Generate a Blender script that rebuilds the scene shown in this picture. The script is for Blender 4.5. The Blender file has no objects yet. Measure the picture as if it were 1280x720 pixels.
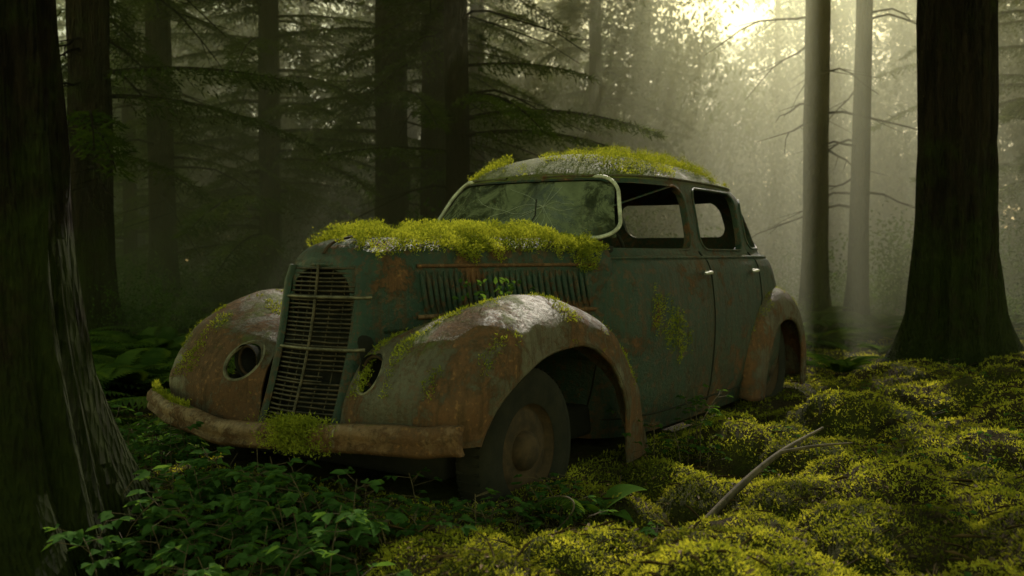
import bpy, bmesh, math, random
import numpy as np
from mathutils import Vector, Matrix
from mathutils.bvhtree import BVHTree
rng=np.random.default_rng(7); random.seed(7)
scene=bpy.context.scene
# ------------------------------------------------------------ helpers
def link(o): scene.collection.objects.link(o); return o
def empty(name,loc=(0,0,0)):
    e=bpy.data.objects.new(name,None); e.location=loc; e.empty_display_size=.2; return link(e)
def mesh_np(name,V,F,smooth=False):
    V=np.asarray(V,np.float32).reshape(-1,3); F=np.asarray(F,np.int32); k=F.shape[1]
    me=bpy.data.meshes.new(name); me.vertices.add(len(V)); me.vertices.foreach_set('co',V.ravel())
    me.loops.add(F.size); me.loops.foreach_set('vertex_index',F.ravel())
    me.polygons.add(len(F)); me.polygons.foreach_set('loop_start',np.arange(0,F.size,k,dtype=np.int32))
    if smooth: me.polygons.foreach_set('use_smooth',np.ones(len(F),bool))
    me.update(calc_edges=True); return me
def obj(name,me,mat=None,parent=None,loc=None,rot=None,sc=None):
    o=bpy.data.objects.new(name,me); link(o)
    if mat and not me.materials:
        for m in (mat if isinstance(mat,(list,tuple)) else [mat]): me.materials.append(m)
    if parent: o.parent=parent
    if loc is not None:o.location=loc
    if rot is not None:o.rotation_euler=rot
    if sc is not None:o.scale=(sc,)*3 if np.isscalar(sc) else sc
    return o
def nrm(a): return a/np.maximum(np.linalg.norm(a,axis=-1,keepdims=True),1e-9)
def cat(ctrl,n):
    c=np.asarray(ctrl,float); m=len(c)
    p=np.concatenate([[2*c[0]-c[1]],c,[2*c[-1]-c[-2]]])
    t=np.linspace(0,m-1-1e-9,n); i=t.astype(int); f=(t-i).reshape((-1,)+(1,)*(c.ndim-1))
    a,b,d,e=p[i],p[i+1],p[i+2],p[i+3]
    return .5*((2*b)+(-a+d)*f+(2*a-5*b+4*d-e)*f**2+(-a+3*b-3*d+e)*f**3)
def gridfaces(nu,nv,closed=False):
    i,j=np.meshgrid(np.arange(nu-1),np.arange(nv if closed else nv-1),indexing='ij'); j2=(j+1)%nv
    return np.stack([i*nv+j,i*nv+j2,(i+1)*nv+j2,(i+1)*nv+j],-1).reshape(-1,4)
def patch(ctrl,nu,nv):
    g=cat(ctrl,nu); g=np.swapaxes(cat(np.swapaxes(g,0,1),nv),0,1); return g
def grid_mesh(name,g,closed=False,flip=False):
    nu,nv=g.shape[:2]; F=gridfaces(nu,nv,closed)
    if flip:F=F[:,::-1]
    return mesh_np(name,g.reshape(-1,3),F,True)
def tube_vf(path,rad,seg=8,closed=False,ridge=None):
    P=np.array([p for p in path if p is not None],float); n=len(P); R=np.asarray(rad,float); R=np.full(n,float(R)) if R.ndim==0 else R
    T=np.roll(P,-1,0)-np.roll(P,1,0) if closed else np.gradient(P,axis=0); T=nrm(T)
    up=np.array([0,0,1.]) if abs(T[0,2])<.9 else np.array([1.,0,0])
    V=[];pn=None
    for k in range(n):
        a=np.cross(T[k],up) if pn is None else pn-T[k]*np.dot(pn,T[k])
        a=a/max(np.linalg.norm(a),1e-9); pn=a; b=np.cross(T[k],a)
        th=np.linspace(0,2*math.pi,seg,endpoint=False)
        rr=R[k]*(1 if ridge is None else ridge(th,k/n))
        V.append(P[k]+(np.cos(th)*rr)[:,None]*a+(np.sin(th)*rr)[:,None]*b)
    V=np.concatenate(V); F=gridfaces(n,seg,True)
    if closed:
        j=np.arange(seg);F=np.concatenate([F,np.stack([(n-1)*seg+j,(n-1)*seg+(j+1)%seg,(j+1)%seg,j],-1)])
    return V,F
class Acc:
    def __init__(s): s.V=[];s.F=[];s.n=0
    def add(s,V,F): 
        V=np.asarray(V).reshape(-1,3); s.V.append(V); s.F.append(np.asarray(F)+s.n); s.n+=len(V)
    def tube(s,*a,**k): s.add(*tube_vf(*a,**k)); return s
    def mesh(s,name,smooth=True): return mesh_np(name,np.concatenate(s.V),np.concatenate(s.F),smooth)
def tube(name,path,rad,mat,parent,seg=8,closed=False):
    V,F=tube_vf(path,rad,seg,closed); return obj(name,mesh_np(name,V,F,True),mat,parent)
def lathe(name,prof,mat,parent,loc,axis='y',seg=40,sc=1):
    prof=np.array(prof,float); th=np.linspace(0,2*math.pi,seg,endpoint=False)
    r,h=prof[:,0][:,None],prof[:,1][:,None]+0*th
    c,s=r*np.cos(th),r*np.sin(th)
    g=np.stack([c,h,s],-1) if axis=='y' else np.stack([h,c,s],-1)
    me=mesh_np(name,g,gridfaces(len(prof),seg,True),True); return obj(name,me,mat,parent,loc,sc=sc)
def rbox(name,size,loc,mat,parent,bev=.03,rot=None):
    bm=bmesh.new(); bmesh.ops.create_cube(bm,size=1)
    for v in bm.verts: v.co=Vector((v.co.x*size[0],v.co.y*size[1],v.co.z*size[2]))
    bmesh.ops.bevel(bm,geom=bm.edges[:],offset=bev,segments=4,affect='EDGES',profile=.5)
    me=bpy.data.meshes.new(name);bm.to_mesh(me);bm.free()
    for p in me.polygons:p.use_smooth=True
    return obj(name,me,mat,parent,loc,rot)
_T=rng.random((256,256))
def vn(x,y,s=1.,o=0.):
    x=np.asarray(x)*s+o+100;y=np.asarray(y)*s+o*1.7+100
    i=np.floor(x).astype(int);j=np.floor(y).astype(int);f=x-i;g=y-j;f=f*f*(3-2*f);g=g*g*(3-2*g)
    a=_T[i%256,j%256];b=_T[(i+1)%256,j%256];c=_T[i%256,(j+1)%256];d=_T[(i+1)%256,(j+1)%256]
    return (a*(1-f)+b*f)*(1-g)+(c*(1-f)+d*f)*g
def fbm(x,y,s=1.,o=0.,n=4): return sum(vn(x,y,s*2**k,o+k*7.3)*.5**k for k in range(n))/sum(.5**k for k in range(n))
def blades(P,D,L,W):
    n=len(P); S=nrm(np.cross(D,rng.normal(size=(n,3))))*np.reshape(W,(-1,1))*.5
    V=np.stack([P-S,P+S,P+D*np.reshape(L,(-1,1))],1).reshape(-1,3)
    return V,np.arange(3*n).reshape(-1,3)
def leaves(P,D,N,L,W,fold=.25):
    n=len(P);L=np.broadcast_to(L,(n,)).reshape(-1,1);W=np.broadcast_to(W,(n,)).reshape(-1,1)
    S=nrm(np.cross(D,N)); N2=np.cross(S,D)
    b=P;t=P+D*L-N2*L*.12
    l1=P+D*L*.3+S*W*.48+N2*W*fold;l2=P+D*L*.68+S*W*.36+N2*W*fold
    r1=P+D*L*.3-S*W*.48+N2*W*fold;r2=P+D*L*.68-S*W*.36+N2*W*fold
    V=np.stack([b,l1,l2,t,r2,r1],1).reshape(-1,3); k=np.arange(n)[:,None]*6
    return V,np.concatenate([k+np.array([[0,1,2,3]]),k+np.array([[0,3,4,5]])])
# ------------------------------------------------------------ materials
class M:
    def __init__(s,name):
        s.m=bpy.data.materials.new(name); s.m.use_nodes=True; s.t=s.m.node_tree; s.t.nodes.clear()
        s.out=s.n('ShaderNodeOutputMaterial'); s.tc=s.n('ShaderNodeTexCoord').outputs['Object']
    def n(s,t,**k):
        a=s.t.nodes.new(t)
        for x,v in k.items(): setattr(a,x,v)
        return a
    def set(s,sock,v):
        if isinstance(v,bpy.types.NodeSocket): s.t.links.new(v,sock)
        else:
            if isinstance(v,(tuple,list)) and len(v)==3 and sock.type=='RGBA': v=(*v,1)
            sock.default_value=v
    def noise(s,scale,detail=6,rough=.6,stretch=None,dist=0,vec=None):
        a=s.n('ShaderNodeTexNoise'); v=vec or s.tc
        if stretch:
            mp=s.n('ShaderNodeMapping'); s.set(mp.inputs[0],v); mp.inputs['Scale'].default_value=stretch; v=mp.outputs[0]
        s.set(a.inputs['Vector'],v); a.inputs['Scale'].default_value=scale;a.inputs['Detail'].default_value=detail;a.inputs['Roughness'].default_value=rough;a.inputs['Distortion'].default_value=dist
        return a.outputs['Fac']
    def ramp(s,f,a,b):
        r=s.n('ShaderNodeMapRange'); s.set(r.inputs[0],f); r.inputs[1].default_value=a;r.inputs[2].default_value=b; r.interpolation_type='SMOOTHSTEP'; return r.outputs[0]
    def mix(s,f,a,b):
        r=s.n('ShaderNodeMix',data_type='RGBA'); s.set(r.inputs[0],f);s.set(r.inputs[6],a);s.set(r.inputs[7],b); return r.outputs[2]
    def math(s,op,a,b=0.):
        r=s.n('ShaderNodeMath',operation=op); s.set(r.inputs[0],a);s.set(r.inputs[1],b);return r.outputs[0]
    def normz(s):
        g=s.n('ShaderNodeNewGeometry');x=s.n('ShaderNodeSeparateXYZ');s.set(x.inputs[0],g.outputs['Normal']);return x.outputs[2]
    def bump(s,h,st=.5,d=.02):
        b=s.n('ShaderNodeBump');b.inputs['Strength'].default_value=st;b.inputs['Distance'].default_value=d;s.set(b.inputs['Height'],h);return b.outputs[0]
    def pbr(s,col,rough=.7,metal=0.,bump=None,spec=.4):
        p=s.n('ShaderNodeBsdfPrincipled');s.set(p.inputs['Base Color'],col);s.set(p.inputs['Roughness'],rough);s.set(p.inputs['Metallic'],metal);s.set(p.inputs['Specular IOR Level'],spec)
        if bump: s.set(p.inputs['Normal'],bump)
        s.set(s.out.inputs[0],p.outputs[0]); return s.m
def leafmat(name,c1,c2,trans=.45,scale=3,big=None):
    m=M(name);c=m.mix(m.ramp(m.noise(scale,4),.35,.65),c1,c2)
    if big: c=m.mix(m.ramp(m.noise(1.6,5,.65),.38,.56),big,c)
    oi=m.n('ShaderNodeObjectInfo'); c=m.mix(m.math('MULTIPLY',oi.outputs['Random'],.5),c,tuple(x*.5 for x in c1))
    d=m.n('ShaderNodeBsdfDiffuse');m.set(d.inputs[0],c)
    t=m.n('ShaderNodeBsdfTranslucent');tc_=m.n('ShaderNodeMix',data_type='RGBA',blend_type='MULTIPLY');tc_.inputs[0].default_value=1;m.set(tc_.inputs[6],c);tc_.inputs[7].default_value=(2.4,2.2,.9,1)
    m.set(t.inputs[0],tc_.outputs[2]);x=m.n('ShaderNodeMixShader');x.inputs[0].default_value=trans
    m.set(x.inputs[1],d.outputs[0]);m.set(x.inputs[2],t.outputs[0]);m.set(m.out.inputs[0],x.outputs[0]);return m.m
def paint(name,base,base2,rustamt,mossamt,pale=(.30,.28,.2),paleamt=.62,grime=.6,lga=.4):
    m=M(name)
    c=m.mix(m.ramp(m.noise(2.2,5),.35,.7),base,base2)
    c=m.mix(m.ramp(m.noise(5,9,.72,stretch=(1,1,.35)),paleamt,paleamt+.13),c,pale)
    lg=m.ramp(m.noise(1.7,8,.7),.48,.68); c=m.mix(m.math('MULTIPLY',lg,lga),c,(.04,.034,.017))
    rust=m.mix(m.noise(9,6,.7),(.155,.062,.024),(.05,.025,.014)); rust=m.mix(m.ramp(m.noise(40,4),.55,.7),rust,(.22,.10,.04))
    rf=m.ramp(m.noise(3.1,12,.76,dist=.3),rustamt,rustamt+.07); c=m.mix(rf,c,rust)
    sp=m.ramp(m.noise(26,8,.75),.52,.59); c=m.mix(m.math('MULTIPLY',sp,.8),c,(.08,.038,.018))
    st=m.ramp(m.noise(6,7,.72,stretch=(6,6,.3)),.47,.64); c=m.mix(m.math('MULTIPLY',st,grime),c,(.05,.028,.014))
    nz=m.math('ADD',m.math('MULTIPLY',m.normz(),.42),m.noise(4.5,9,.7)); mf=m.ramp(nz,mossamt,mossamt+.14)
    c=m.mix(mf,c,m.mix(m.noise(30,3),(.035,.045,.008),(.13,.14,.02)))
    h=m.math('ADD',m.math('MULTIPLY',rf,.6),m.math('ADD',m.noise(60,6,.7),m.math('MULTIPLY',mf,1.5)))
    h=m.math('ADD',h,m.math('MULTIPLY',m.noise(5,3),1.5))
    rg=m.math('ADD',.42,m.math('ADD',m.math('MULTIPLY',m.math('MAXIMUM',rf,mf),.35),m.math('MULTIPLY',st,.15)))
    return m.pbr(c,rg,m.math('MULTIPLY',m.math('SUBTRACT',1.,m.math('MAXIMUM',rf,mf)),.1),m.bump(h,.6,.014))
green=paint('weathered_green_paint',(.010,.030,.025),(.019,.045,.034),.54,.93,(.07,.085,.06),.63,.6,.5)
roofm=paint('weathered_roof_paint',(.04,.052,.032),(.09,.085,.05),.52,.70,(.15,.14,.09),.60)
tan=paint('weathered_fender_paint',(.062,.052,.038),(.125,.108,.078),.47,.84,(.25,.235,.185),.58,.7,.35)
bumpm=paint('rusted_bumper',(.17,.085,.045),(.27,.16,.09),.45,.93,(.50,.46,.38),.58,.4,.1)
def simple(name,c1,c2,s,rough,metal=0,b=.3,bd=.01,stretch=None):
    m=M(name);f=m.noise(s,7,.7,stretch=stretch);return m.pbr(m.mix(m.ramp(f,.35,.65),c1,c2),rough,metal,m.bump(f,b,bd))
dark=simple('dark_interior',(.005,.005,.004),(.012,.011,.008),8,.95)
rubber=simple('old_rubber',(.005,.005,.004),(.015,.013,.009),10,.95)
rustm=simple('rust',(.022,.013,.008),(.06,.033,.018),12,.85)
grillm=simple('grille_bars',(.02,.017,.012),(.085,.062,.04),18,.5,.5)
crossm=simple('grille_trim',(.06,.05,.035),(.20,.17,.12),18,.5,.5)
chrome=simple('dull_chrome',(.16,.14,.11),(.45,.42,.35),22,.45,.5)
crackm=simple('glass_crack',(.3,.32,.28),(.4,.42,.36),22,.5)
trim=simple('pale_trim',(.30,.29,.24),(.58,.56,.49),20,.5,.2)
litter=simple('dry_litter',(.04,.025,.012),(.15,.09,.04),9,.9)
def barkmat(name,c1,c2,mossz):
    m=M(name);f=m.noise(9,9,.72,stretch=(1,1,.16),dist=.5);v=m.n('ShaderNodeTexVoronoi');mp=m.n('ShaderNodeMapping');m.set(mp.inputs[0],m.tc);mp.inputs['Scale'].default_value=(11,11,2.2);m.set(v.inputs[0],mp.outputs[0])
    c=m.mix(m.ramp(f,.35,.7),c1,c2);g=m.n('ShaderNodeSeparateXYZ');m.set(g.inputs[0],m.tc)
    hz=m.ramp(g.outputs[2],mossz,0.);k=m.ramp(m.math('ADD',m.noise(3,6,.7),m.math('MULTIPLY',hz,.25)),.5,.75)
    c=m.mix(k,c,m.mix(m.noise(25,3),(.010,.016,.004),(.030,.038,.008)))
    return m.pbr(c,.95,0,m.bump(m.math('ADD',f,m.math('MULTIPLY',v.outputs[0],.8)),1.,.06),.1)
bark=barkmat('conifer_bark',(.007,.005,.0035),(.028,.020,.013),2.5)
wood=simple('dead_wood',(.05,.036,.022),(.13,.095,.055),20,.85)
needle=leafmat('conifer_needles',(.030,.050,.014),(.065,.095,.022),.45)
leafd=leafmat('shrub_leaves',(.035,.07,.02),(.07,.13,.03),.4,6)
leaff=leafmat('plant_leaves',(.045,.10,.028),(.085,.16,.045),.4,6)
leafb=leafmat('broad_leaf',(.09,.17,.035),(.13,.22,.045),.4,6)
fernm=leafmat('fern_fronds',(.035,.07,.016),(.075,.12,.026),.45,4)
mossm=leafmat('moss',(.19,.21,.028),(.42,.41,.065),.35,5,(.06,.07,.014))
mossc=leafmat('car_moss',(.17,.20,.03),(.40,.42,.07),.35,9)
g=M('forest_floor');c=g.mix(g.ramp(g.noise(6,8,.7),.35,.65),(.020,.014,.009),(.075,.052,.028));c=g.mix(g.math('MULTIPLY',g.ramp(g.noise(2.3,8,.7),.40,.6),.7),c,g.mix(g.noise(18,5),(.03,.04,.008),(.09,.10,.018)))
groundm=g.pbr(c,.95,0,g.bump(g.math('ADD',g.noise(25,6,.7),g.noise(90,3)),.9,.04),.1)
g=M('dirty_glass');gl=g.n('ShaderNodeBsdfGlossy');gl.inputs['Roughness'].default_value=.12;gl.inputs[0].default_value=(.5,.55,.5,1)
tr=g.n('ShaderNodeBsdfTransparent');tr.inputs[0].default_value=(.55,.62,.5,1)
a=g.n('ShaderNodeMixShader');a.inputs[0].default_value=.2;g.set(a.inputs[1],tr.outputs[0]);g.set(a.inputs[2],gl.outputs[0])
df=g.n('ShaderNodeBsdfDiffuse');g.set(df.inputs[0],g.mix(g.noise(14,8,.7),(.02,.03,.015),(.24,.26,.17)))
b=g.n('ShaderNodeMixShader');g.set(b.inputs[0],g.math('ADD',.14,g.math('MULTIPLY',g.ramp(g.noise(6,10,.8,dist=.6),.42,.58),.8)));g.set(b.inputs[1],a.outputs[0]);g.set(b.inputs[2],df.outputs[0]);g.set(g.out.inputs[0],b.outputs[0]);glass=g.m
# ------------------------------------------------------------ terrain
CAM=np.array([3.3,2.9,1.136])
nb=700
bx=rng.uniform(-9,1.6,nb);by=rng.uniform(1.0,4.2,nb);br=rng.uniform(.07,.30,nb);bh=br*rng.uniform(.35,.8,nb)
def mound(xs,ys):
    wx=xs+.12*(vn(xs,ys,4,3)-.5)+.06*(vn(xs,ys,11,5)-.5);wy=ys+.12*(vn(xs,ys,4,13)-.5)+.06*(vn(xs,ys,11,15)-.5);mm=np.zeros(xs.shape)
    for a,b,r,k in zip(bx,by,br,bh):
        q=1-((wx-a)**2+(wy-b)**2)/(r*r); mm=np.maximum(mm,k*np.clip(q,0,1)**.7)
    return mm
def H(x,y):
    x=np.asarray(x,float);y=np.asarray(y,float)
    h=.07+.16*(fbm(x,y,.35,3)-.5)+.10*(fbm(x,y,1.7,9)-.5)
    und=np.clip(1-np.maximum(np.abs(x+1.6)-2.3,0)/.5,0,1)*np.clip(1-np.maximum(np.abs(y)-.80,0)/.30,0,1)
    d=np.hypot(x+1,y-1); far=np.clip((d-7)/14,0,1)
    h=h+far*(fbm(x,y,.12,5)-.35)*1.6
    bank=np.clip((y-1.2)/2.2,0,1)*np.clip((3.0-x)/3,0,1)*.16
    h=h+bank
    m=np.zeros_like(h)
    near=(d<11)
    if near.any():
        xs,ys=x[near],y[near]; m[near]=mound(xs,ys)+.06*(fbm(xs,ys,7,2)-.5)
    h=h+m
    return h*(1-und)+.15*und
def H1(x,y): return float(H(np.array([x]),np.array([y]))[0])
gx=np.sort(np.concatenate([np.linspace(-70,-9,60),np.linspace(-8.9,2.6,430),np.linspace(2.8,25,25)]))
gy=np.sort(np.concatenate([np.linspace(-60,-4.2,55),np.linspace(-4,4.4,340),np.linspace(4.6,50,45)]))
X,Y=np.meshgrid(gx,gy,indexing='ij');Z=H(X,Y)
obj('forest_ground',grid_mesh('forest_ground',np.stack([X,Y,Z],-1)),groundm)
def ground_moss():
    n=240000
    ang=rng.uniform(-.60,.60,n)+math.atan2(-.5547,-.8313); r=2.0*(13/2.0)**rng.random(n)
    x=CAM[0]+r*np.cos(ang);y=CAM[1]+r*np.sin(ang)
    md=mound(x,y)
    und=(np.abs(y)<.72)&(x<.4)&(x>-3.6); keep=~und&(((y>.5)&((md>.006+.035*vn(x,y,6,1))|(fbm(x,y,3,6)>.48)))|((rng.random(n)<.4)&(fbm(x,y,1.3,2)>.44)))
    keep&=fbm(x,y,9,4)>.27
    x,y,r=x[keep],y[keep],r[keep];e=.02
    h=H(x,y);nx=(H(x+e,y)-h)/e;ny=(H(x,y+e)-h)/e;Nn=nrm(np.stack([-nx,-ny,np.ones_like(x)],-1))
    P=np.stack([x,y,h-.003],-1);B=3
    P=np.repeat(P,B,0);Nn=np.repeat(Nn,B,0);r=np.repeat(r,B);P=P+rng.normal(size=P.shape)*.008
    D=nrm(Nn+rng.normal(size=P.shape)*.9);L=rng.uniform(.007,.017,len(P))*(.7+r*.12);W=L*.5
    V,F=blades(P,D,L,W);obj('ground_moss',mesh_np('ground_moss',V,F),mossm)
    n=8000;ang=rng.uniform(-.6,.6,n)+math.atan2(-.5547,-.8313);r=2.0*(10/2.0)**rng.random(n);x=CAM[0]+r*np.cos(ang);y=CAM[1]+r*np.sin(ang);k=~((np.abs(y)<.8)&(x<.5)&(x>-3.6));x,y=x[k],y[k];n=len(x)
    P=np.stack([x,y,H(x,y)+.012],-1);az=rng.uniform(0,6.28,n);D=nrm(np.stack([np.cos(az),np.sin(az),rng.normal(size=n)*.25],-1));N=nrm(rng.normal(size=(n,3))*.35+[0,0,1])
    tw=rng.random(n)<.3;L=np.where(tw,rng.uniform(.05,.14,n),rng.uniform(.012,.04,n));W=np.where(tw,.0035,rng.uniform(.006,.016,n))
    obj('leaf_litter',mesh_np('leaf_litter',*leaves(P,D,N,L,W)),litter)
ground_moss()
# ------------------------------------------------------------ CAR
car=empty('abandoned_vintage_car')
rings=[(.20,-.82,-3.50,.77,6),(.40,-.80,-3.62,.82,6),(.72,-.78,-3.60,.845,6),(.98,-.78,-3.50,.825,6),(1.09,-.79,-3.45,.795,6),(1.14,-.81,-3.42,.745,5.5),
 (1.22,-.88,-3.39,.715,5),(1.36,-1.0,-3.32,.69,5),(1.50,-1.12,-3.20,.655,4.6),(1.60,-1.22,-3.04,.59,4),(1.68,-1.38,-2.8,.46,3.4),(1.73,-1.58,-2.5,.28,2.8),(1.75,-1.8,-2.25,.09,2.4)]
def body_grid(nz,nt):
    R=cat(np.array(rings),nz);th=np.linspace(0,2*math.pi,nt,endpoint=False);G=[]
    for z,xf_,xb,hw,n in R:
        cxm=(xf_+xb)/2;a=(xf_-xb)/2;c,s=np.cos(th),np.sin(th);nn=max(n,2)
        rr=(np.abs(c)**nn+np.abs(s)**nn)**(-1/nn)
        x=cxm+a*rr*c;y=hw*rr*s;wt=np.abs(rr*c)**5
        x=x-np.where(c>0,.09*(y/hw)**2*wt*(z>1.0)*min(1,(z-1.0)*6),0)
        x=x+np.where(c<0,.26*(y/hw)**2*wt,0)
        G.append(np.stack([x,y,np.full_like(x,z)],-1))
    return np.array(G)
G=body_grid(110,220);me=grid_mesh('body_shell',G,True)
bm=bmesh.new();bm.from_mesh(me);bm.verts.ensure_lookup_table()
nv_=len(bm.verts);bm.faces.new([bm.verts[i] for i in range(nv_-220,nv_)])
bmesh.ops.recalc_face_normals(bm,faces=bm.faces[:])
for f in bm.faces:f.smooth=True
bm.to_mesh(me);bodybvh=BVHTree.FromBMesh(bm);bm.free()
body=obj('body_shell',me,[green,roofm],car)
so=body.modifiers.new('s','SOLIDIFY');so.thickness=.03;so.offset=-1
def rrect(w,h,r,n=10):
    P=[]
    for cx_,cy_,a0 in ((w/2-r,h/2-r,0),(-w/2+r,h/2-r,90),(-w/2+r,-h/2+r,180),(w/2-r,-h/2+r,270)):
        for k in range(n+1):
            a=math.radians(a0+90*k/n);P.append((cx_+r*math.cos(a),cy_+r*math.sin(a)))
    return np.array(P)
def prism(name,pts2,axis,a,b):
    n=len(pts2);V=[]
    for v in (a,b):
        for p in pts2: V.append((v,p[0],p[1]) if axis=='x' else (p[0],v,p[1]))
    bm=bmesh.new();vs=[bm.verts.new(v) for v in V]
    bm.faces.new(vs[:n]);bm.faces.new(vs[n:][::-1])
    for k in range(n): bm.faces.new([vs[k],vs[(k+1)%n],vs[n+(k+1)%n],vs[n+k]])
    bmesh.ops.recalc_face_normals(bm,faces=bm.faces[:]);m2=bpy.data.meshes.new(name);bm.to_mesh(m2);bm.free();return link(bpy.data.objects.new(name,m2))
def apply(o):
    dg=bpy.context.evaluated_depsgraph_get();m2=bpy.data.meshes.new_from_object(o.evaluated_get(dg));o.modifiers.clear();o.data=m2
def cut(o,c):
    b=o.modifiers.new('b','BOOLEAN');b.operation='DIFFERENCE';b.object=c;b.solver='EXACT'
apply(body)
wsh=rrect(1.14,.31,.09);wsh=np.stack([wsh[:,0]*(1-.10*(wsh[:,1]/.16)),wsh[:,1]+1.385],-1)
w1=rrect(.86,.36,.10)+[-1.405,1.345];w1[:,0]-=.07*(w1[:,1]-1.34)/.18*(w1[:,0]>-1.35)
w2=rrect(.68,.36,.09)+[-2.33,1.345]
w3=rrect(.30,.32,.10)+[-2.93,1.335];w3[:,0]+=.05*(w3[:,1]-1.33)/.16*(w3[:,0]<-2.95)
rear=rrect(.8,.24,.08)+[0,1.38]
cs=[prism('c0',wsh,'x',-.5,-1.45),prism('c1',w1,'y',-1.2,1.2),prism('c2',w2,'y',-1.2,1.2),prism('c3',w3,'y',-1.2,1.2),prism('c4',rear,'x',-2.9,-3.8)]
for c_ in cs: cut(body,c_)
apply(body)
for c_ in cs: bpy.data.objects.remove(c_)
me=body.data
for p in me.polygons:
    p.use_smooth=True; p.material_index=1 if p.center.z>1.55 else 0
body.modifiers.new('es','EDGE_SPLIT').split_angle=math.radians(35)
def cast(o,d,bv): 
    h=bv.ray_cast(Vector(o),Vector(d)); return h[0],h[1]
def on_front(y,z,off=.006):
    p,n=cast((1,y,z),(-1,0,0),bodybvh);return np.array(p+n*off) if p else None
def on_side(x,z,sg=1,off=.004,bv=None):
    p,n=cast((x,3*sg,z),(0,-sg,0),bv or bodybvh)
    return None if p is None else np.array(p+n*(off if n.y*sg>0 else -off))
fr=rrect(1.17,.34,.10);fr=np.stack([fr[:,0]*(1-.10*(fr[:,1]/.16)),fr[:,1]+1.385],-1)
tube('windshield_frame',[on_front(a,b) for a,b in fr],.011,trim,car,8,True)
gg=np.array([[on_front(y*(1-.10*((z-1.385)/.16)),z,-.012) for y in np.linspace(-.572,.572,24)] for z in np.linspace(1.228,1.542,8)])
obj('windshield_glass',grid_mesh('windshield_glass',gg),glass,car)
A=Acc();cy0,cz0=.20,1.40
for k in range(11):
    a=k*2*math.pi/11+rng.normal()*.25;L=rng.uniform(.06,.5);pp=[];yy,zz=cy0,cz0
    for q in range(9):
        if abs(yy)>.52 or zz<1.245 or zz>1.525: break
        pp.append(on_front(yy,zz,-.009));yy+=math.cos(a)*L/8;zz+=math.sin(a)*L/8;a+=rng.normal()*.22
    if len(pp)>2:A.tube(pp,.0009,4)
obj('windshield_cracks',A.mesh('cr'),crackm,car)
tube('wiper_arm',[on_front(.18,1.24,.02),on_front(.2,1.33,.02),on_front(.16,1.42,.018)],.004,dark,car,5)
for sg,nm in ((1,'left'),(-1,'right')):
    for k,w in enumerate((w1,w2,w3)):
        c0=w.mean(0);tube(f'window_frame_{nm}_{k}',[on_side(*(c0+(p-c0)*1.03),sg,.002) for p in w],.008,green,car,6,True)
    for k,xs in enumerate((-.84,-1.91,-2.74)):
        zs=np.linspace(.28,1.15 if k else 1.18,30)
        xx=xs*np.ones(30) if k<2 else xs+.55*np.clip(.85-zs,0,1)
        tube(f'door_seam_{nm}_{k}',[on_side(a,b,sg,.001) for a,b in zip(xx,zs)],.0055,dark,car,5)
    tube(f'belt_moulding_{nm}',[on_side(x,1.115,sg,.002) for x in np.linspace(-.86,-3.2,40)],.011,green,car,6)
    tube(f'drip_rail_{nm}',[on_side(x,1.555+.02*math.sin((x+.95)/-2.2*math.pi),sg,.004) for x in np.linspace(-1.08,-3.0,40)],.009,roofm,car,6)
    tube(f'lower_seam_{nm}',[on_side(x,.30,sg,.001) for x in np.linspace(-.84,-2.6,30)],.005,dark,car,5)
    for k,x in enumerate((-1.83,-2.62)):
        p=on_side(x,1.03,sg,.0); n=np.array([0,sg,0])
        tube(f'door_handle_{nm}_{k}',[p,p+n*.04,p+n*.045+[ .03,0,0],p+n*.04+[.11,0,-.005]],[.012,.010,.010,.007],trim,car,8)
def hood_st(x,w,zt,zb):
    return [(x,-w,zb),(x,-w*1.0,.96),(x,-w*.985,zt-.12),(x,-w*.88,zt-.05),(x,-w*.5,zt-.008),(x,0,zt),(x,w*.5,zt-.008),(x,w*.88,zt-.05),(x,w*.985,zt-.12),(x,w*1.0,.96),(x,w,zb)]
hs=[[(x,y,z) for x,y,z in hood_st(*s)] for s in ((.15,.325,1.215,.80),(-.15,.40,1.225,.74),(-.45,.50,1.232,.68),(-.70,.615,1.238,.62),(-.90,.70,1.245,.6))]
def nosec(x,w,zt,k=1.15): return [(x,y*w/.325,(zt+(z-1.215)*k) if z>1 else z) for (X_,y,z) in hs[0]]
hc=np.array([nosec(.420,.17,1.075,1.),nosec(.40,.212,1.13),nosec(.33,.255,1.185)]+hs)
Gh=patch(hc,80,90);hood=obj('hood',grid_mesh('hood',Gh),green,car)
so=hood.modifiers.new('s','SOLIDIFY');so.thickness=.008;so.offset=-1
bm=bmesh.new();bm.from_mesh(hood.data);hoodbvh=BVHTree.FromBMesh(bm);bm.free()
tube('hood_hinge',[Gh[k,44]+[0,0,.004] for k in range(12,79)],.007,rustm,car,6)
for sg in (1,-1):
    A=Acc()
    for k in range(30):
        x=.15-.89*k/29
        pp=[on_side(x-.03*t,z,sg,.002,hoodbvh) for t,z in zip(np.linspace(0,1,7),np.linspace(1.06,.88,7))]
        if any(p is None for p in pp):continue
        A.tube(pp,[.003,.011,.014,.014,.014,.011,.003],6)
    obj(f'hood_louvers_{"left" if sg>0 else "right"}',A.mesh('louvers'),green,car)
    for zz,rr in ((1.085,.009),(.865,.011)):
        pp=[on_side(x,zz,sg,.002,hoodbvh) for x in np.linspace(.17,-.80,30)]
        tube('hood_side_trim',pp,rr,bumpm,car,6)
def xf(z): return .58-.19*(z-.38)/.74-.03*math.sin(math.pi*(z-.38)/.74)
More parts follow.
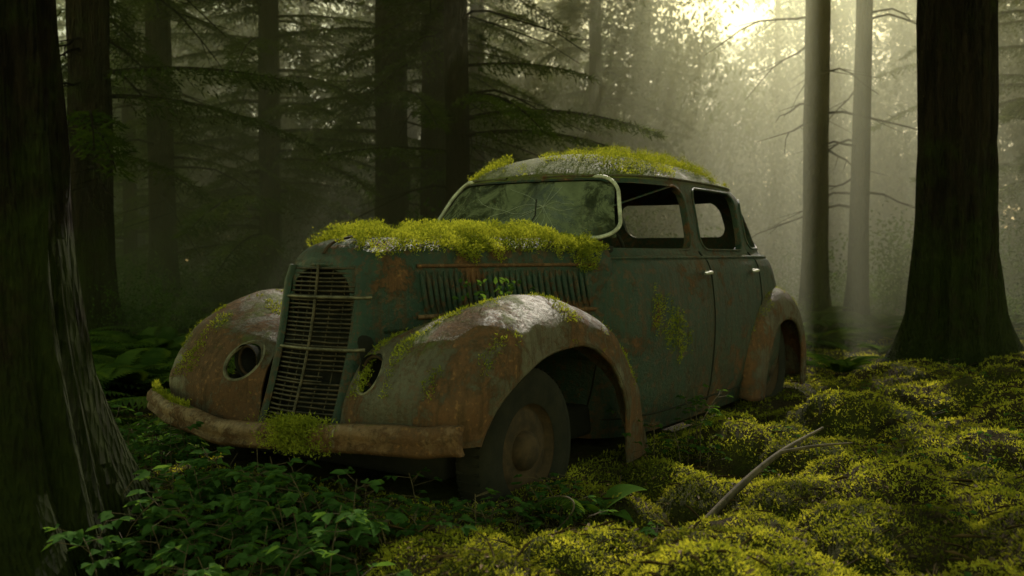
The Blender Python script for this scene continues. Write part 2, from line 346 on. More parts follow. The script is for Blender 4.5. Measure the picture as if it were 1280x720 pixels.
for sg in (1,-1):
    lv=[]
    for z in (.34,.45,.6,.8,1.0,1.06,1.09):
        t=(z-.34)/.8;q=1-.10*max(0,z-1.0)/.09
        x0=xf(z);lv.append([(x0+.004,sg*.185*q,z),(x0+.012,sg*.205*q,z),(x0-.02,sg*.232*q,z),(x0-.13*t-.05,sg*(.235+.045*t),z),(.17+.1*(1-t),sg*(.25+.075*t),z)])
    g_=patch(np.array(lv),40,24);o=obj('grille_shell',grid_mesh('grille_shell',g_),green,car);so=o.modifiers.new('s','SOLIDIFY');so.thickness=.012
tube('nose_lip',[(xf(1.09)+.014-.045*(y/.2)**2,y,1.092-.035*(y/.2)**2) for y in np.linspace(-.195,.195,14)],.014,green,car,8)
A=Acc();B=Acc();C_=Acc()
def gp(y,z,o=0): return (xf(z)+.035*(1-(min(abs(y),.2)/.2)**1.5)+o,y,z)
zs=np.linspace(.37,1.075,38)
for i,z in enumerate(zs):
    if i in (13,14): 
        A.tube([gp(y,z-.006-.012*(y+.2),0) for y in np.linspace(-.19,.10,10)],.0054,5); continue
    A.tube([gp(y,z+ .0015*math.sin(i*5)+.003*math.sin(y*20+i)*(i%7==0)) for y in np.linspace(-.19,.19,15)],.0056,5)
for z in (.955,.74): B.tube([gp(y,z,.012) for y in np.linspace(-.2,.215,15)]+[(xf(z)-.04,.245,z)],.008,8)
for y in (-.13,-.065,.065,.13): A.tube([gp(y,z,-.014) for z in np.linspace(.36,1.075,18)],.003,5)
C_.tube([gp(0,z,.004) for z in np.linspace(.35,1.09,18)],.007,6)
obj('grille_bars',A.mesh('a'),grillm,car);obj('grille_cross_bars',B.mesh('b'),crossm,car);obj('grille_spine',C_.mesh('c'),grillm,car)
bk=np.array([[(xf(z)-.05,y,z) for y in np.linspace(-.2,.2,8)] for z in np.linspace(.34,1.09,12)])
obj('dark_grille_backing',grid_mesh('dark_grille_backing',bk),dark,car)  # plain dark sheet; shade between the slats is put into its colour
FF=np.array([
[(.46,.86,.42),(.555,.80,.42),(.60,.62,.42),(.60,.42,.42),(.56,.24,.42)],
[(.40,.89,.55),(.54,.84,.57),(.585,.64,.60),(.575,.42,.60),(.50,.25,.60)],
[(.26,.905,.655),(.37,.875,.76),(.43,.69,.815),(.40,.46,.80),(.34,.28,.76)],
[(.06,.915,.735),(.09,.885,.87),(.11,.715,.945),(.06,.52,.88),(.0,.38,.79)],
[(-.22,.915,.75),(-.24,.885,.865),(-.26,.73,.925),(-.28,.57,.85),(-.33,.46,.76)],
[(-.46,.915,.67),(-.56,.89,.75),(-.62,.77,.79),(-.64,.66,.75),(-.64,.60,.70)],
[(-.62,.915,.47),(-.75,.895,.50),(-.86,.83,.52),(-.87,.76,.52),(-.85,.72,.50)],
[(-.67,.915,.16),(-.82,.90,.16),(-.98,.86,.16),(-1.0,.80,.16),(-.98,.76,.16)]])
RF=np.array([
[(-2.66,.88,.20),(-2.56,.88,.20),(-2.50,.85,.20),(-2.48,.80,.22),(-2.50,.76,.22)],
[(-2.70,.895,.44),(-2.60,.89,.50),(-2.52,.85,.53),(-2.50,.80,.53),(-2.54,.76,.53)],
[(-2.85,.90,.64),(-2.78,.90,.73),(-2.73,.86,.79),(-2.71,.80,.80),(-2.73,.74,.80)],
[(-3.07,.90,.70),(-3.07,.895,.81),(-3.07,.85,.88),(-3.07,.78,.90),(-3.07,.70,.90)],
[(-3.30,.90,.64),(-3.35,.89,.73),(-3.39,.84,.78),(-3.39,.77,.80),(-3.39,.60,.80)],
[(-3.45,.89,.44),(-3.55,.88,.48),(-3.61,.82,.50),(-3.61,.74,.51),(-3.59,.58,.51)],
[(-3.48,.88,.20),(-3.58,.87,.22),(-3.68,.80,.24),(-3.68,.70,.24),(-3.64,.55,.24)]])
fbv={}
for nm,CG in (('front_fender',FF),('rear_fender',RF)):
    for sg in (1,-1):
        g_=patch(CG,90,44)
        if nm=='front_fender':
            d=(fbm(g_[...,0]*1.+sg*3,g_[...,2],5,4)-.5)*.04; g_[...,1]+=d; g_[...,2]+=d*.6
        g_=g_*[1,sg,1]
        o=obj(f'{nm}_{"left" if sg>0 else "right"}',grid_mesh(nm,g_,flip=(sg<0)),tan,car)
        bm=bmesh.new();bm.from_mesh(o.data);bv=BVHTree.FromBMesh(bm);bm.free();fbv[(nm,sg)]=(bv,g_)
        so=o.modifiers.new('s','SOLIDIFY');so.thickness=.012;so.offset=-1
        tube('fender_lip',g_[:,0],.011,tan,car,6)
        if nm=='front_fender':
            apply(o); yc=.375;zc=.665
            th=np.linspace(0,2*math.pi,32,endpoint=False);c_=prism('hc',np.stack([yc*sg+.068*np.cos(th),zc+.074*np.sin(th)],-1),'x',.2,.9)
            cut(o,c_);apply(o);bpy.data.objects.remove(c_)
            for p in o.data.polygons:p.use_smooth=True
            o.modifiers.new('es','EDGE_SPLIT').split_angle=math.radians(40)
            ring=[]
            for t in th:
                p,n=cast((1.2,yc*sg+.074*math.cos(t),zc+.080*math.sin(t)),(-1,0,0),bv)
                if p: ring.append(np.array(p)+[.006,0,0])
            tube('headlight_bezel',ring,.0095,crossm,car,8,True)
            lathe('headlight_bucket',[(.074,-.02),(.070,-.05),(.055,-.11),(.02,-.15),(0.001,-.155)],dark,car,(.53,yc*sg,zc),'x')
            lathe('headlight_inner_rim',[(.070,-.035),(.060,-.03),(.058,-.045),(.070,-.05)],rustm,car,(.53,yc*sg,zc),'x')
            lathe('headlight_socket',[(.018,-.08),(.030,-.11),(.022,-.135),(.001,-.08)],crossm,car,(.53,yc*sg,zc),'x',16)
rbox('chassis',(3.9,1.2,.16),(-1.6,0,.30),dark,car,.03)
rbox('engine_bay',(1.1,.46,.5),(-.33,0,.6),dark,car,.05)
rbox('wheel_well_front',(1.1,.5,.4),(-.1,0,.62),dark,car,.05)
def wheel(x,sg,z,nm):
    e=empty(nm,(x,sg*.72,z));e.parent=car
    T=[(.20,-.065),(.235,-.075),(.29,-.08),(.335,-.07),(.352,-.045),(.356,-.02)];T=T+[(r,-h) for r,h in T[::-1]]
    lathe('tyre',T,rubber,e,(0,0,0),'y',56)
    s=sg
    lathe('rim',[(.215,-.07*s),(.215,.068*s),(.200,.06*s),(.195,.02*s),(.165,.035*s),(.12,.045*s),(.085,.035*s),(.001,.035*s)],rustm,e,(0,0,0),'y',40)
    lathe('hub_cap',[(.085,.035*s),(.08,.06*s),(.055,.08*s),(.025,.086*s),(.001,.088*s)],rustm,e,(0,0,0),'y',30)
    A=Acc()
    for k in range(60):
        a=2*math.pi*k/60;A.tube([(.352*math.cos(a),h,.352*math.sin(a)) for h in (-.055,.055)],.006,4)
    obj('tyre_tread',A.mesh('tread',False),rubber,e)
wheel(0,1,.31,'wheel_front_left');wheel(0,-1,.31,'wheel_front_right');wheel(-3.07,1,.36,'wheel_rear_left');wheel(-3.07,-1,.36,'wheel_rear_right')
bc=cat(np.array([(.53,-.97,.475),(.62,-.87,.46),(.68,-.62,.425),(.70,-.3,.385),(.705,0,.40),(.695,.4,.435),(.68,.72,.455),(.65,.92,.475)]),60)
bc[:,2]+=(vn(np.arange(60),np.zeros(60),.25,4)-.5)*.016;bc[:,0]+=(vn(np.arange(60),np.zeros(60),.2,14)-.5)*.02
hb=cat(np.array([.035,.052,.056,.054,.054,.056,.058,.055]),60)
prof=[(-.014,-1),(.016,-.95),(.036,-.6),(.026,-.2),(.038,.1),(.034,.6),(.016,.95),(-.014,1),(-.02,.9),(-.006,.5),(-.004,-.5),(-.02,-.9)]
Tn=nrm(np.gradient(bc,axis=0));out=nrm(np.cross(Tn,[0,0,1]));out*=np.sign(out[:,:1]+1e-6)
gb=np.array([[bc[k]+out[k]*a+np.array([0,0,1])*b*hb[k] for a,b in prof] for k in range(60)])
bo=obj('front_bumper',grid_mesh('front_bumper',gb,True),bumpm,car)
bm=bmesh.new();bm.from_mesh(bo.data);bm.verts.ensure_lookup_table()
for s_ in (range(12),range(59*12,60*12)): bm.faces.new([bm.verts[i] for i in s_])
bmesh.ops.recalc_face_normals(bm,faces=bm.faces[:]);bm.to_mesh(bo.data);bm.free()
for y in (-.42,.42): tube('bumper_bracket',[(.68,y,.43),(.52,y,.40),(.3,y*.9,.34)],.02,rustm,car,6)
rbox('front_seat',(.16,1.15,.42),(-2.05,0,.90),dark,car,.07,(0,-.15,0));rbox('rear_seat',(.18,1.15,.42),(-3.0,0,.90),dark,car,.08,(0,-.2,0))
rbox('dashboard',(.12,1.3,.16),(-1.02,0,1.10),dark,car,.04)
th=np.linspace(0,2*math.pi,32,endpoint=False)
tube('steering_wheel',[(-1.36+.07*math.sin(t),.34+.19*math.cos(t),1.16+.17*math.sin(t)) for t in th],.011,dark,car,6,True)
tube('steering_column',[(-1.36,.34,1.16),(-1.05,.34,.98)],.016,dark,car,6)
def tri_sample(me,n,filt):
    me.calc_loop_triangles();T=np.array([t.vertices[:] for t in me.loop_triangles]);V=np.array([v.co[:] for v in me.vertices])
    a,b,c=V[T[:,0]],V[T[:,1]],V[T[:,2]];cr=np.cross(b-a,c-a);ar=np.linalg.norm(cr,axis=1);N=cr/np.maximum(ar,1e-12)[:,None]
    k=rng.choice(len(T),n,p=ar/ar.sum());u,v=rng.random(n),rng.random(n);s=u+v>1;u[s]=1-u[s];v[s]=1-v[s]
    P=a[k]+(b[k]-a[k])*u[:,None]+(c[k]-a[k])*v[:,None];N=N[k];q=filt(P,N);return P[q],N[q]
mP=[];mD=[];mL=[]
def add_moss(P,N,h,B,thick):
    for k in range(B):
        lay=rng.random(len(P))*h*thick
        N2=nrm(N+[0,0,.5]);Q=P+N2*lay[:,None]+rng.normal(size=P.shape)*.006
        D=nrm(N2+rng.normal(size=P.shape)*.9);mP.append(Q);mD.append(D);mL.append(rng.uniform(.008,.018,len(P)))
def up(N): return np.where(N[:,2:]<0,-N,N)
hm=grid_mesh('tmp',Gh)
def hthick(P):
    n=fbm(P[:,0],P[:,1],8,1); return np.clip((n-.33)*3.2,0,1)*.07
P,N=tri_sample(hm,46000,lambda P,N:(np.abs(N[:,2])>.35)&(P[:,2]>1.10)&(P[:,0]<.30+.1*vn(P[:,1],P[:,0],20))&(fbm(P[:,0],P[:,1],5,1)+.20*(P[:,1]>.0)-.25*(P[:,0]>.24)>.43))
add_moss(P,up(N),hthick(P),3,1.)
P,N=tri_sample(hm,70000,lambda P,N:(P[:,1]>.2)&(P[:,2]>1.04+.13*vn(P[:,0],P[:,0]*0,14))&(P[:,2]<1.2)&(P[:,0]<.16)&(vn(P[:,0],P[:,0]*0,9,3)>.35))
add_moss(P,up(N),np.full(len(P),.03),2,1.)
bmsh=grid_mesh('tmp2',G,True)
P,N=tri_sample(bmsh,140000,lambda P,N:(P[:,2]>1.57)&(fbm(P[:,0],P[:,1],4.5,6)+.20*np.exp(-((P[:,2]-1.68)/.05)**2)*(P[:,1]>0)-.15*(P[:,0]>-1.35)>.48))
add_moss(P,up(N),np.clip(fbm(P[:,0],P[:,1],7,2)-.3,0,1)*.16,2,1.)
for sg in (1,-1):
    bv,g_=fbv[('front_fender',sg)];fm=grid_mesh('t',g_)
    P,N=tri_sample(fm,32000,lambda P,N:(np.abs(N[:,2])>.3)&(fbm(P[:,0],P[:,1]*1.5,7,8)+.3*(np.abs(P[:,1])<.55)*(P[:,0]<.25)>.62))
    add_moss(P,up(N),np.full(len(P),.010),2,1.)
    bv,g_=fbv[('rear_fender',sg)]
    P,N=tri_sample(grid_mesh('t',g_),9000,lambda P,N:(np.abs(N[:,2])>.4)&(fbm(P[:,0],P[:,1]*1.5,7,8)>.5));add_moss(P,up(N),np.full(len(P),.012),2,1.)
P,N=tri_sample(bmsh,140000,lambda P,N:(P[:,1]>.5)&(P[:,0]<-.95)&(P[:,0]>-1.8)&(P[:,2]>.45)&(P[:,2]<1.04)&(fbm(P[:,0]*3+P[:,2]*2,P[:,2],10,3)*np.exp(-(((P[:,0]+1.32)-(P[:,2]-.78)*.6)/.24)**2-((P[:,2]-.76)/.24)**2)>.34))
add_moss(P,np.where(N[:,1:2]<0,-N,N),np.full(len(P),.005),2,1.)
n=4500;t=rng.random(n);yy=.17+.08*rng.normal(size=n);P=np.stack([.72+rng.normal(size=n)*.03,yy,.48-.12*t],-1);N=nrm(rng.normal(size=(n,3))*.5+[.5,0,.8]);add_moss(P,N,np.full(n,.03),2,1)
n=1800;yy=rng.uniform(-.95,-.55,n);P=np.stack([np.interp(yy,bc[:,1],bc[:,0]),yy,np.interp(yy,bc[:,1],bc[:,2])+.048],-1);add_moss(P,np.tile([0,0,1.],(n,1)),np.full(n,.02),1,1)
P=np.concatenate(mP);D=np.concatenate(mD);L=np.concatenate(mL);V,F=blades(P,D,L,L*.4)
obj('moss_growth',mesh_np('moss_growth',V,F),mossc,car)
# ------------------------------------------------------------ trees
def trunk_me(name,h,r,flare,seed,seg=48,nz=70,lean=(0,0),roots=6,fh=.9):
    rs=np.random.default_rng(seed);ph=rs.uniform(0,6.28,roots);am=rs.uniform(.4,1,roots)
    zz=np.concatenate([np.linspace(-.4,2.0,nz//2),np.linspace(2.1,h,nz-nz//2)]);th=np.linspace(0,2*math.pi,seg,endpoint=False);V=[]
    for z in zz:
        f=math.exp(-max(z+.1,0)/fh*2.2)
        rt=sum(a*np.clip(np.cos(th-p),0,1)**8 for a,p in zip(am,ph))
        rr=r*(1-.55*max(z,0)/h)*(1+flare*f*(.35+rt))+ .02*np.sin(th*17+z*.7)*r/.4+ (vn(th*6,z*np.ones(seg),2.,seed)-.5)*.07*r/.4
        rr+=(vn(np.cos(th)*9+seed,np.sin(th)*9+z*.3,1.)-.5)*.09*r/.4
        V.append(np.stack([rr*np.cos(th)+lean[0]*z,rr*np.sin(th)+lean[1]*z,np.full(seg,z)],-1))
    return np.array(V)
def trunk(name,x,y,h,r,flare=1.,seed=1,lean=(0,0),seg=48,**k):
    e=empty(name,(x,y,H1(x,y)))
    obj('trunk',grid_mesh('trunk',trunk_me(name,h,r,flare,seed,seg,lean=lean,**k),True),bark,e);return e
def branch_blades(L,A0,base,az,droop):
    d=np.array([math.cos(az),math.sin(az),0]);s=np.array([-d[1],d[0],0])
    n=max(4,int(L/.085));t=np.linspace(.12,1,n)
    ctr=base+np.outer(t*L,d);ctr[:,2]+=L*(.12*t-droop*t*t)
    A0.tube(np.concatenate([[base],ctr[::3],ctr[-1:]+.001]),np.linspace(.018*L/2+.006,.004,len(ctr[::3])+2),4)
    PP=[];DD=[]
    for sd in (1,-1):
        tl=(.12+.34*L*(1-t)**.8*.55)*rng.uniform(.6,1.25,n)
        m=int(max(3,(tl.max())/.05))
        for j in range(m):
            u=(j+.5)/m;q=ctr+ (s*sd*.85+d*.5)[None]*(tl*u)[:,None];q[:,2]-=tl*u*u*.45+rng.random(n)*.02
            PP.append(q);dv=(s*sd*.85+d*.5)[None]+rng.normal(size=(n,3))*.55;dv[:,2]-=.35;DD.append(nrm(dv))
    return np.concatenate(PP),np.concatenate(DD)
def conifer_mesh(seed,h,b0,Lmax,nbr):
    A=Acc();PP=[];DD=[];rs=np.random.default_rng(seed)
    for k in range(nbr):
        z=b0+(h-b0)*(k/nbr)**1.1;L=Lmax*(1-(z/h))**.7*rs.uniform(.55,1.1)+.25
        P,D=branch_blades(L,A,np.array([0,0,z]),rs.uniform(0,6.28),rs.uniform(.15,.45));PP.append(P);DD.append(D)
    P=np.concatenate(PP);D=np.concatenate(DD);n=len(P)
    V,F=blades(P,D,rng.uniform(.06,.12,n),rng.uniform(.018,.035,n))
    return A.mesh('branches'),mesh_np('needles',V,F)
cv=[conifer_mesh(s,13+s,b0,2.9,95) for s,b0 in ((1,1.0),(2,2.0),(3,.7))]
ctm=[grid_mesh('ctrunk',trunk_me('c',14+s,.15,.5,20+s,24,40),True) for s in range(3)]
bcv=[conifer_mesh(10+s,15,2.2,3.0,46) for s in range(2)]
def conifer(x,y,k,sc,rot):
    e=empty('conifer_tree',(x,y,H1(x,y)));e.rotation_euler=(0,0,rot);e.scale=(sc,)*3
    obj('trunk',ctm[k],bark,e);obj('branches',cv[k][0],bark,e);obj('needles',cv[k][1],needle,e)
SUN=np.array([-1.007,-.325,0]);SUN/=np.linalg.norm(SUN);ELEV=math.radians(38)
def corridor(x,y):
    p=np.array([x,y])-np.array([-1.0,.9]);l=p[0]*SUN[0]+p[1]*SUN[1];return abs(-p[0]*SUN[1]+p[1]*SUN[0]),l
def wpt(dep,lat): return CAM[0]-.8313*dep-.5551*lat,CAM[1]-.5547*dep+.8318*lat
trunk('old_tree_trunk',1.72,-.38,7,.345,.95,3,seg=96,roots=7,fh=1.0)
trunk('old_tree_trunk',-5.95,1.50,13,.335,.75,8,seg=80,fh=.8)
fm_=[(-8,-6.9,.27),(-8,-6.06,.21),(-7,-4.85,.17),(-10.2,-.95,.18),(-10.6,-.45,.13),(-3,-7.1,.24),(-16,-12,.3),(-20,-8.5,.28),(-22,2.2,.3),(-19,5,.25),(-26,-14,.3),(-5.5,-9.2,.2),(-12,-10,.22)]
for k,(x,y,r) in enumerate(fm_):
    e=trunk('tall_tree',x,y,15,r,.8,30+k,seg=32,lean=(random.uniform(-.01,.01),random.uniform(-.012,.012)))
    A=Acc()
    for q in range(14):
        z=random.uniform(1.6,7);az=random.uniform(0,6.28);L=random.uniform(.6,2.6);t=np.linspace(0,1,7)
        pp=np.stack([np.cos(az+.3*t)*L*t,np.sin(az+.3*t)*L*t,z+L*(.1*t-.45*t*t)+.04*np.sin(t*9+q)],-1);A.tube(pp,np.linspace(.022,.004,7),5)
        for w_ in range(3):
            i=2+w_;a2=az+random.choice((-1,1))*.8;l2=L*.3;pq=np.stack([pp[i]+np.array([math.cos(a2)*l2*u,math.sin(a2)*l2*u,-.3*l2*u]) for u in (0,.5,1)]);A.tube(pq,[.007,.005,.002],4)
    obj('dead_limbs',A.mesh('dead_limbs'),bark,e)
    if k in (3,4): continue
    kk=k%2;obj('branches',bcv[kk][0],bark,e,rot=(0,0,k*1.3));obj('needles',bcv[kk][1],needle,e,rot=(0,0,k*1.3))
pts=[(-8.8,-10.5,1,1),(-6.5,-11.5,2,.8),(-11.5,4.6,0,.8)]
tries=0
while len(pts)<30 and tries<4000:
    tries+=1;dep=random.uniform(14,34);lat=random.uniform(-.72,.66)*dep
    x,y=wpt(dep,lat);la,l=corridor(x,y)
    if la<3.2 and 0<l<26: continue
    if min(math.hypot(x-p[0],y-p[1]) for p in pts)<2.6: continue
    pts.append((x,y,random.randrange(3),random.uniform(.6,1.1)))
for x,y,k,s in pts: conifer(x,y,k,s,random.uniform(0,6.28))
def shrub_mesh(seed,n=1500,R=.8,lf=.06):
    rs=np.random.default_rng(seed);c=rs.normal(size=(26,3))*[.5,.5,.35]*R+[0,0,R*.6];k=rs.integers(0,26,n)
    P=c[k]+rs.normal(size=(n,3))*.13*R/.8;P[:,2]=np.abs(P[:,2]);D=nrm(rs.normal(size=(n,3))+[0,0,-.2]);N=nrm(rs.normal(size=(n,3))*.5+[0,0,1])
    return mesh_np('shrub',*leaves(P,D,N,rs.uniform(.6,1.2,n)*lf,rs.uniform(.4,.6,n)*lf))
def fern_mesh(seed,nf=10,L0=.7):
    rs=np.random.default_rng(seed);PP=[];DD=[];NN=[];LL=[]
    for f in range(nf):
        az=f*2*math.pi/nf+rs.normal()*.2;L=L0*rs.uniform(.7,1.1);el=rs.uniform(.8,1.25);d=np.array([math.cos(az),math.sin(az),0]);s=np.array([-d[1],d[0],0])
        m=26;t=np.linspace(.1,1,m);h=L*(np.sin(el)*t-.75*t**2.2*.8);r=L*(math.cos(el)*t+.55*t*t);P=d*r[:,None];P[:,2]=h
        T=nrm(np.gradient(P,axis=0));l=L*.24*np.sin(np.pi*np.clip(t*.9+.1,0,1))**.8+.01
        for sd in (1,-1): PP.append(P);DD.append(nrm(s*sd+T*.35+[0,0,-.1]));NN.append(nrm(np.cross(T,s)));LL.append(l)
    P,D,N,L=map(np.concatenate,(PP,DD,NN,LL));N=np.where(N[:,2:]<0,-N,N);return mesh_np('fern',*leaves(P,D,N,L,.028*L0/.7+L*.05,.1))
shm=[shrub_mesh(s) for s in range(3)];fnm=[fern_mesh(s) for s in range(3)]
und=empty('understory_shrubs');fe=empty('fern_undergrowth')
cnt=0
while cnt<210:
    dep=random.uniform(8,28);lat=random.uniform(-.72,.66)*dep;x,y=wpt(dep,lat)
    if -4.8<x<1.5 and abs(y)<2.6: continue
    la,l=corridor(x,y)
    if y>-1.5 and x>-8: continue
    cnt+=1;s_=random.uniform(.5,.8) if dep<13 else random.uniform(.7,1.5)*(1 if la>2 else .5)
    tall=cnt%5==0 and dep>15
    obj('shrub',shm[cnt%3],leafd,und,(x,y,H1(x,y)-.1),(0,0,random.uniform(0,6)),(s_*(1.4 if tall else 1),)*2+(s_*(2. if tall else 1),))
cnt=0
while cnt<240:
    dep=random.uniform(3.6,16);lat=random.uniform(-.66,.6)*dep;x,y=wpt(dep,lat)
    if -4.3<x<1.0 and -1.25<y<1.15: continue
    if y>.9 and x>-7.5 : continue
    if x>.6 and y>-.9: continue
    cnt+=1;obj('fern',fnm[cnt%3],fernm,fe,(x,y,H1(x,y)),(0,0,random.uniform(0,6)),random.uniform(.55,1.2)*(1 if y<0 else .55))
def leafy(name,spots,hmin,hmax,lf,mat,seed):
    rs=np.random.default_rng(seed);A=Acc();PP=[];DD=[];NN=[]
    for x,y in spots:
        h=rs.uniform(hmin,hmax);z0=H1(x,y);ln=rs.normal(size=2)*.25
        t=np.linspace(0,1,6);P=np.stack([x+ln[0]*h*t**2,y+ln[1]*h*t**2,z0+h*t],-1);A.tube(P,np.linspace(.003,.0015,6),4)
        for q in range(int(5+h*16)):
            u=.25+.75*rs.random();b=np.array([np.interp(u,t,P[:,i]) for i in range(3)]);az=rs.uniform(0,6.28);d=np.array([math.cos(az),math.sin(az),.25]);st=rs.uniform(.03,.09)
            e=b+d*st;A.tube([b,e],.0012,3)
            for a in (-.9,0,.9):
                dd=np.array([math.cos(az+a),math.sin(az+a),rs.uniform(-.35,.15)]);PP.append(e);DD.append(dd/np.linalg.norm(dd));NN.append(nrm(rs.normal(size=3)*.25+[0,0,1]))
    n=len(PP);V,F=leaves(np.array(PP),np.array(DD),np.array(NN),rs.uniform(.6,1.15,n)*lf,rs.uniform(.5,.7,n)*lf,.12)
    e=empty(name);obj('leaves',mesh_np('leaves',V,F),mat,e);obj('stems',A.mesh('stems'),wood,e)
sp=[(1.02+rng.normal()*.27,.22+rng.normal()*.34) for _ in range(100)];sp=[p for p in sp if p[0]>.80]
leafy('leafy_plant',sp,.10,.30,.062,leaff,5)
leafy('leafy_plant',[(.5+rng.uniform(0,.5),-.9+rng.normal()*.35) for _ in range(30)],.1,.3,.05,leaff,6)
leafy('leafy_plant',[(-1.05+rng.normal()*.14,1.02+rng.normal()*.06) for _ in range(10)],.1,.34,.04,leafd,8)
leafy('leafy_plant',[(.35+rng.normal()*.2,.98+rng.normal()*.08) for _ in range(18)],.05,.18,.04,leaff,9)
leafy('leafy_plant',[(.78+rng.normal()*.16,.66+rng.normal()*.18) for _ in range(26)],.05,.18,.045,leaff,10)
leafy('leafy_plant',[(rng.uniform(-5,.8),rng.uniform(1.2,3.2)) for _ in range(40)],.03,.10,.028,leaff,12)
n=60;P=np.stack([rng.uniform(-.35,.1,n),rng.uniform(.44,.62,n),rng.uniform(.88,1.02,n)],-1);D=nrm(rng.normal(size=(n,3))+[.2,.5,.2])
obj('hood_sprig',mesh_np('sprig',*leaves(P,D,nrm(rng.normal(size=(n,3))+[0,0,1]),.035,.02)),leafd,car)
bpx,bpy_=.06,1.14
e=empty('broad_leaf_plant');gz=H1(bpx,bpy_)-.005
for (d,l,w) in (((-.35,.35,.45),.28,.15),((.5,-.2,.5),.18,.10),((.1,.9,.35),.18,.09)):
    b=np.array((bpx,bpy_,gz));d=nrm(np.array(d,float));s=nrm(np.cross(d,[0,0,1]));gr=[]
    for t in np.linspace(0,1,12):
        ww=w*math.sin(math.pi*t**.8)*.5+.004;cc=b+d*l*t-np.array([0,0,1])*l*.35*t*t
        gr.append([cc+s*ww*v+np.array([0,0,1])*abs(v)*ww*.35 for v in (-1,-.5,0,.5,1)])
    obj('leaf',grid_mesh('leaf',np.array(gr)),leafb,e)
e=empty('curled_fern_frond');t=np.linspace(0,1,30)
P=np.stack([.36-.15*t,1.06+.12*np.sin(t*5),H1(.3,1.05)+.17*np.sin(t*math.pi)],-1);Tn=nrm(np.gradient(P,axis=0))
tube('stem',P,.004,wood,e,5)
PP=np.concatenate([P,P]);DD=np.concatenate([nrm(np.cross(Tn,[0,0,1])),-nrm(np.cross(Tn,[0,0,1]))]);obj('pinnae',mesh_np('p',*leaves(PP,nrm(DD+[0,0,-.5]),np.tile([0,0,1.],(60,1)),.05,.014)),fernm,e)
def logobj(name,path,rad,seed,mat=bark):
    P=cat(np.array(path,float),40);P[:,2]=H(P[:,0],P[:,1])*.5+.5*P[:,2]+(vn(np.arange(40),np.zeros(40),.3,seed)-.5)*.03
    V,F=tube_vf(P,cat(np.array(rad,float),40),20,ridge=lambda th,u:1+.16*(vn(np.cos(th)*3+seed,np.sin(th)*3+u*12,1.)-.5)*2)
    e=empty(name);me=mesh_np(name,V,F,True);obj('log_wood',me,mat,e)
    Q,N=tri_sample(me,14000,lambda P,N:(np.abs(N[:,2])>.1)&(fbm(P[:,0],P[:,1],5,8)>.38))
    N=up(N);D=nrm(N+rng.normal(size=Q.shape)*.8);L=rng.uniform(.01,.022,len(Q));obj('log_moss',mesh_np('lm',*blades(Q,D,L,L*.45)),mossm,e)
logobj('fallen_log',[(-4.4,2.3,.30),(-3.4,2.6,.36),(-2.0,3.1,.38),(-1.2,3.5,.4)],[.10,.13,.12,.1],5)
b0=H1(-.35,1.5)
def stick(path,rad): return tube_vf(cat(np.array(path,float),24),cat(np.array(rad,float),24),8)
A=Acc();A.add(*stick([(-.15,1.48,b0-.05),(-.40,1.56,b0+.08),(-.65,1.64,b0+.18),(-1.0,1.72,b0+.24)],[.016,.015,.011,.005]));A.add(*stick([(-.65,1.64,b0+.18),(-.66,1.78,b0+.22),(-.72,1.92,b0+.24)],[.008,.006,.003]))
obj('dead_branch',A.mesh('dead_branch'),wood)
can=empty('unseen_sun_blockers');far=empty('background_foliage')
rs=np.random.default_rng(77);cl=[];fl=[]
for s in range(3):
    n=1100;P=rs.normal(size=(n,3))*[.65,.65,.28];D=nrm(rs.normal(size=(n,3)));N=nrm(rs.normal(size=(n,3))+[0,0,1]);cl.append(mesh_np('blocker_leaves',*leaves(P,D,N,rs.uniform(.09,.17,n),rs.uniform(.05,.09,n))))
    n=1500;c=rs.normal(size=(30,3))*[.8,.8,.5];P=c[rs.integers(0,30,n)]+rs.normal(size=(n,3))*.16;D=nrm(rs.normal(size=(n,3)));N=nrm(rs.normal(size=(n,3))+[0,0,1]);fl.append(mesh_np('farfol',*leaves(P,D,N,rs.uniform(.07,.13,n),rs.uniform(.04,.07,n))))
sd=np.array([SUN[0]*math.cos(ELEV),SUN[1]*math.cos(ELEV),math.sin(ELEV)])
holes=[((-2.2,1.45,.1),.6),((-4.0,1.3,.1),.6),((-.4,1.5,.1),.55),((-.3,.1,1.2),.5),((-1.9,.3,1.7),.6),((-.1,.75,.9),.1),((.6,1.7,.1),.35),((-6,.6,.1),.8),((-1.2,1.6,.1),.5),((-9,0,.1),.6),((-12,-3,.1),.8),((-8,-5,.1),.5),((-5,-6,.5),.7),((-6,-9,.5),.7)]
def clear(c_,hs_,mg):
    for p,r in hs_:
        v=c_-np.array(p);l=v@sd;q=np.linalg.norm(v-l*sd)
        if l>0 and q<r+mg: return False
    return True
for k in range(210):  # leaf clumps added out of view to block the sun outside chosen gaps
    z=random.uniform(5.5,10);x=random.uniform(-24,0);y=random.uniform(-13,8);c_=np.array([x,y,z])
    d=c_-CAM;dep=d@np.array([-.8313,-.5547,-.036])
    if dep>0 and d[2]/dep<.34: continue
    if clear(c_,holes,1.3): obj('sun_blocker_clump',cl[k%3],needle,can,tuple(c_),(random.uniform(-.3,.3),random.uniform(-.3,.3),random.uniform(0,6)),random.uniform(.8,1.3))
for k in range(70):  # smaller unseen clumps, added to cut the sunlight into shafts
    z=random.uniform(7.2,9.6);x=random.uniform(-22,-8);y=random.uniform(-9,2.5);c_=np.array([x,y,z])
    d=c_-CAM;dep=d@np.array([-.8313,-.5547,-.036])
    if d[2]/dep<.31: continue
    if clear(c_,holes[:9],.6): obj('sun_blocker_clump',cl[k%3],needle,can,tuple(c_),(random.uniform(-.3,.3),random.uniform(-.3,.3),random.uniform(0,6)),random.uniform(.45,.65))
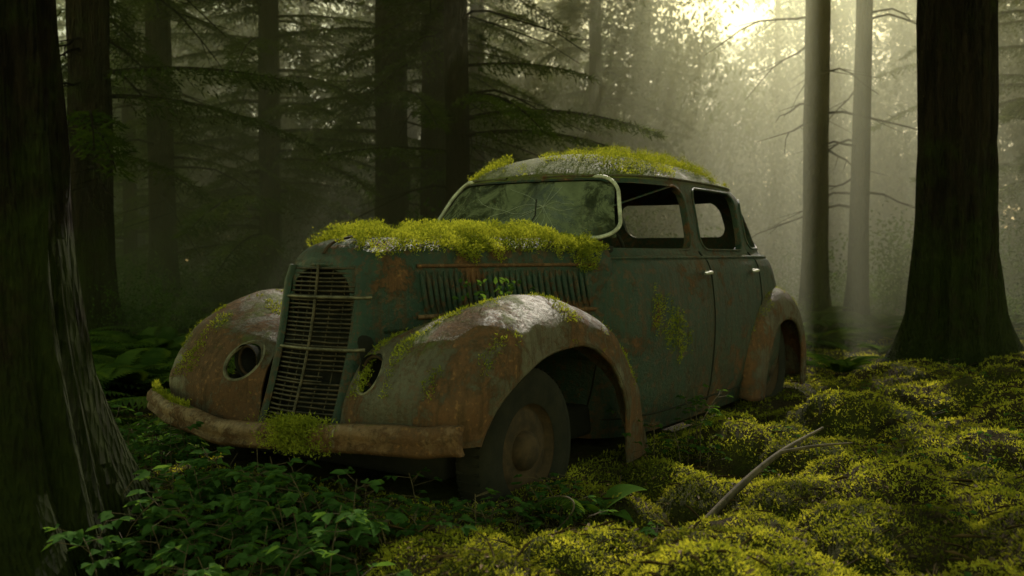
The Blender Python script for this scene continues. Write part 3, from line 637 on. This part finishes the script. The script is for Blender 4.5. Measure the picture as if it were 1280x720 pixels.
for k in range(380):
    dep=random.uniform(22,38);lat=random.uniform(-.75,.7)*dep;x,y=wpt(dep,lat);z=random.uniform(0,14)*random.uniform(.4,1)
    c0=lat/dep;e0=(z-1.1)/dep
    if abs(c0-.255)<.06 and e0>.19: continue
    obj('foliage_mass',fl[k%3],needle,far,(x,y,z),(random.uniform(-.4,.4),random.uniform(-.4,.4),random.uniform(0,6)),(random.uniform(.9,1.6),random.uniform(.9,1.6),random.uniform(1.2,2.2)))
# ------------------------------------------------------------ mist
m=M('mist');v=m.n('ShaderNodeVolumeScatter');v.inputs['Color'].default_value=(.98,1.,.62,1);v.inputs['Density'].default_value=.046;v.inputs['Anisotropy'].default_value=.58
m.set(m.out.inputs['Volume'],v.outputs[0])
bm=bmesh.new();poly=[(-40.4,-28),(-2.5,-28),(-2.5,-3.2),(-5.4,-3.2),(-5.4,18),(-40.4,18)]
lo=[bm.verts.new((a,b,-1)) for a,b in poly];hi=[bm.verts.new((a,b,8.8)) for a,b in poly]
bm.faces.new(lo[::-1]);bm.faces.new(hi)
for k in range(6): bm.faces.new([lo[k],lo[(k+1)%6],hi[(k+1)%6],hi[k]])
bmesh.ops.recalc_face_normals(bm,faces=bm.faces[:]);me=bpy.data.meshes.new('mist');bm.to_mesh(me);bm.free()
obj('forest_mist',me,m.m)
# ------------------------------------------------------------ light, world, camera
w=bpy.data.worlds.new('World');scene.world=w;w.use_nodes=True;nt=w.node_tree;bg=nt.nodes['Background'];sk=nt.nodes.new('ShaderNodeTexSky');sk.sky_type='NISHITA';sk.sun_disc=False;sk.sun_elevation=ELEV
sk.sun_rotation=math.atan2(sd[0],sd[1])
mx=nt.nodes.new('ShaderNodeMix');mx.data_type='RGBA';mx.blend_type='MULTIPLY';mx.inputs[0].default_value=1;mx.inputs[7].default_value=(2.55,2.1,.72,1)
nt.links.new(sk.outputs[0],mx.inputs[6]);nt.links.new(mx.outputs[2],bg.inputs[0]);bg.inputs[1].default_value=.15
sl=bpy.data.lights.new('sun','SUN');sl.energy=5;sl.angle=math.radians(.5);sl.color=(1,.93,.72);so=link(bpy.data.objects.new('sun',sl));so.rotation_euler=Vector(sd).to_track_quat('Z','Y').to_euler()
cam=bpy.data.cameras.new('camera');co=link(bpy.data.objects.new('camera',cam));cam.lens=33.1;cam.sensor_width=36;cam.clip_end=400;cam.clip_start=.05
yaw,pit=-2.553,-.036;fw=np.array([math.cos(yaw)*math.cos(pit),math.sin(yaw)*math.cos(pit),math.sin(pit)]);r_=np.cross(fw,[0,0,1]);r_/=np.linalg.norm(r_);u_=np.cross(r_,fw)
co.matrix_world=Matrix(((r_[0],u_[0],-fw[0],CAM[0]),(r_[1],u_[1],-fw[1],CAM[1]),(r_[2],u_[2],-fw[2],CAM[2]),(0,0,0,1)))
cam.dof.use_dof=True;cam.dof.focus_distance=4.4;cam.dof.aperture_fstop=2.8
scene.camera=co;scene.view_settings.view_transform='Standard';scene.view_settings.look='None';scene.view_settings.exposure=0
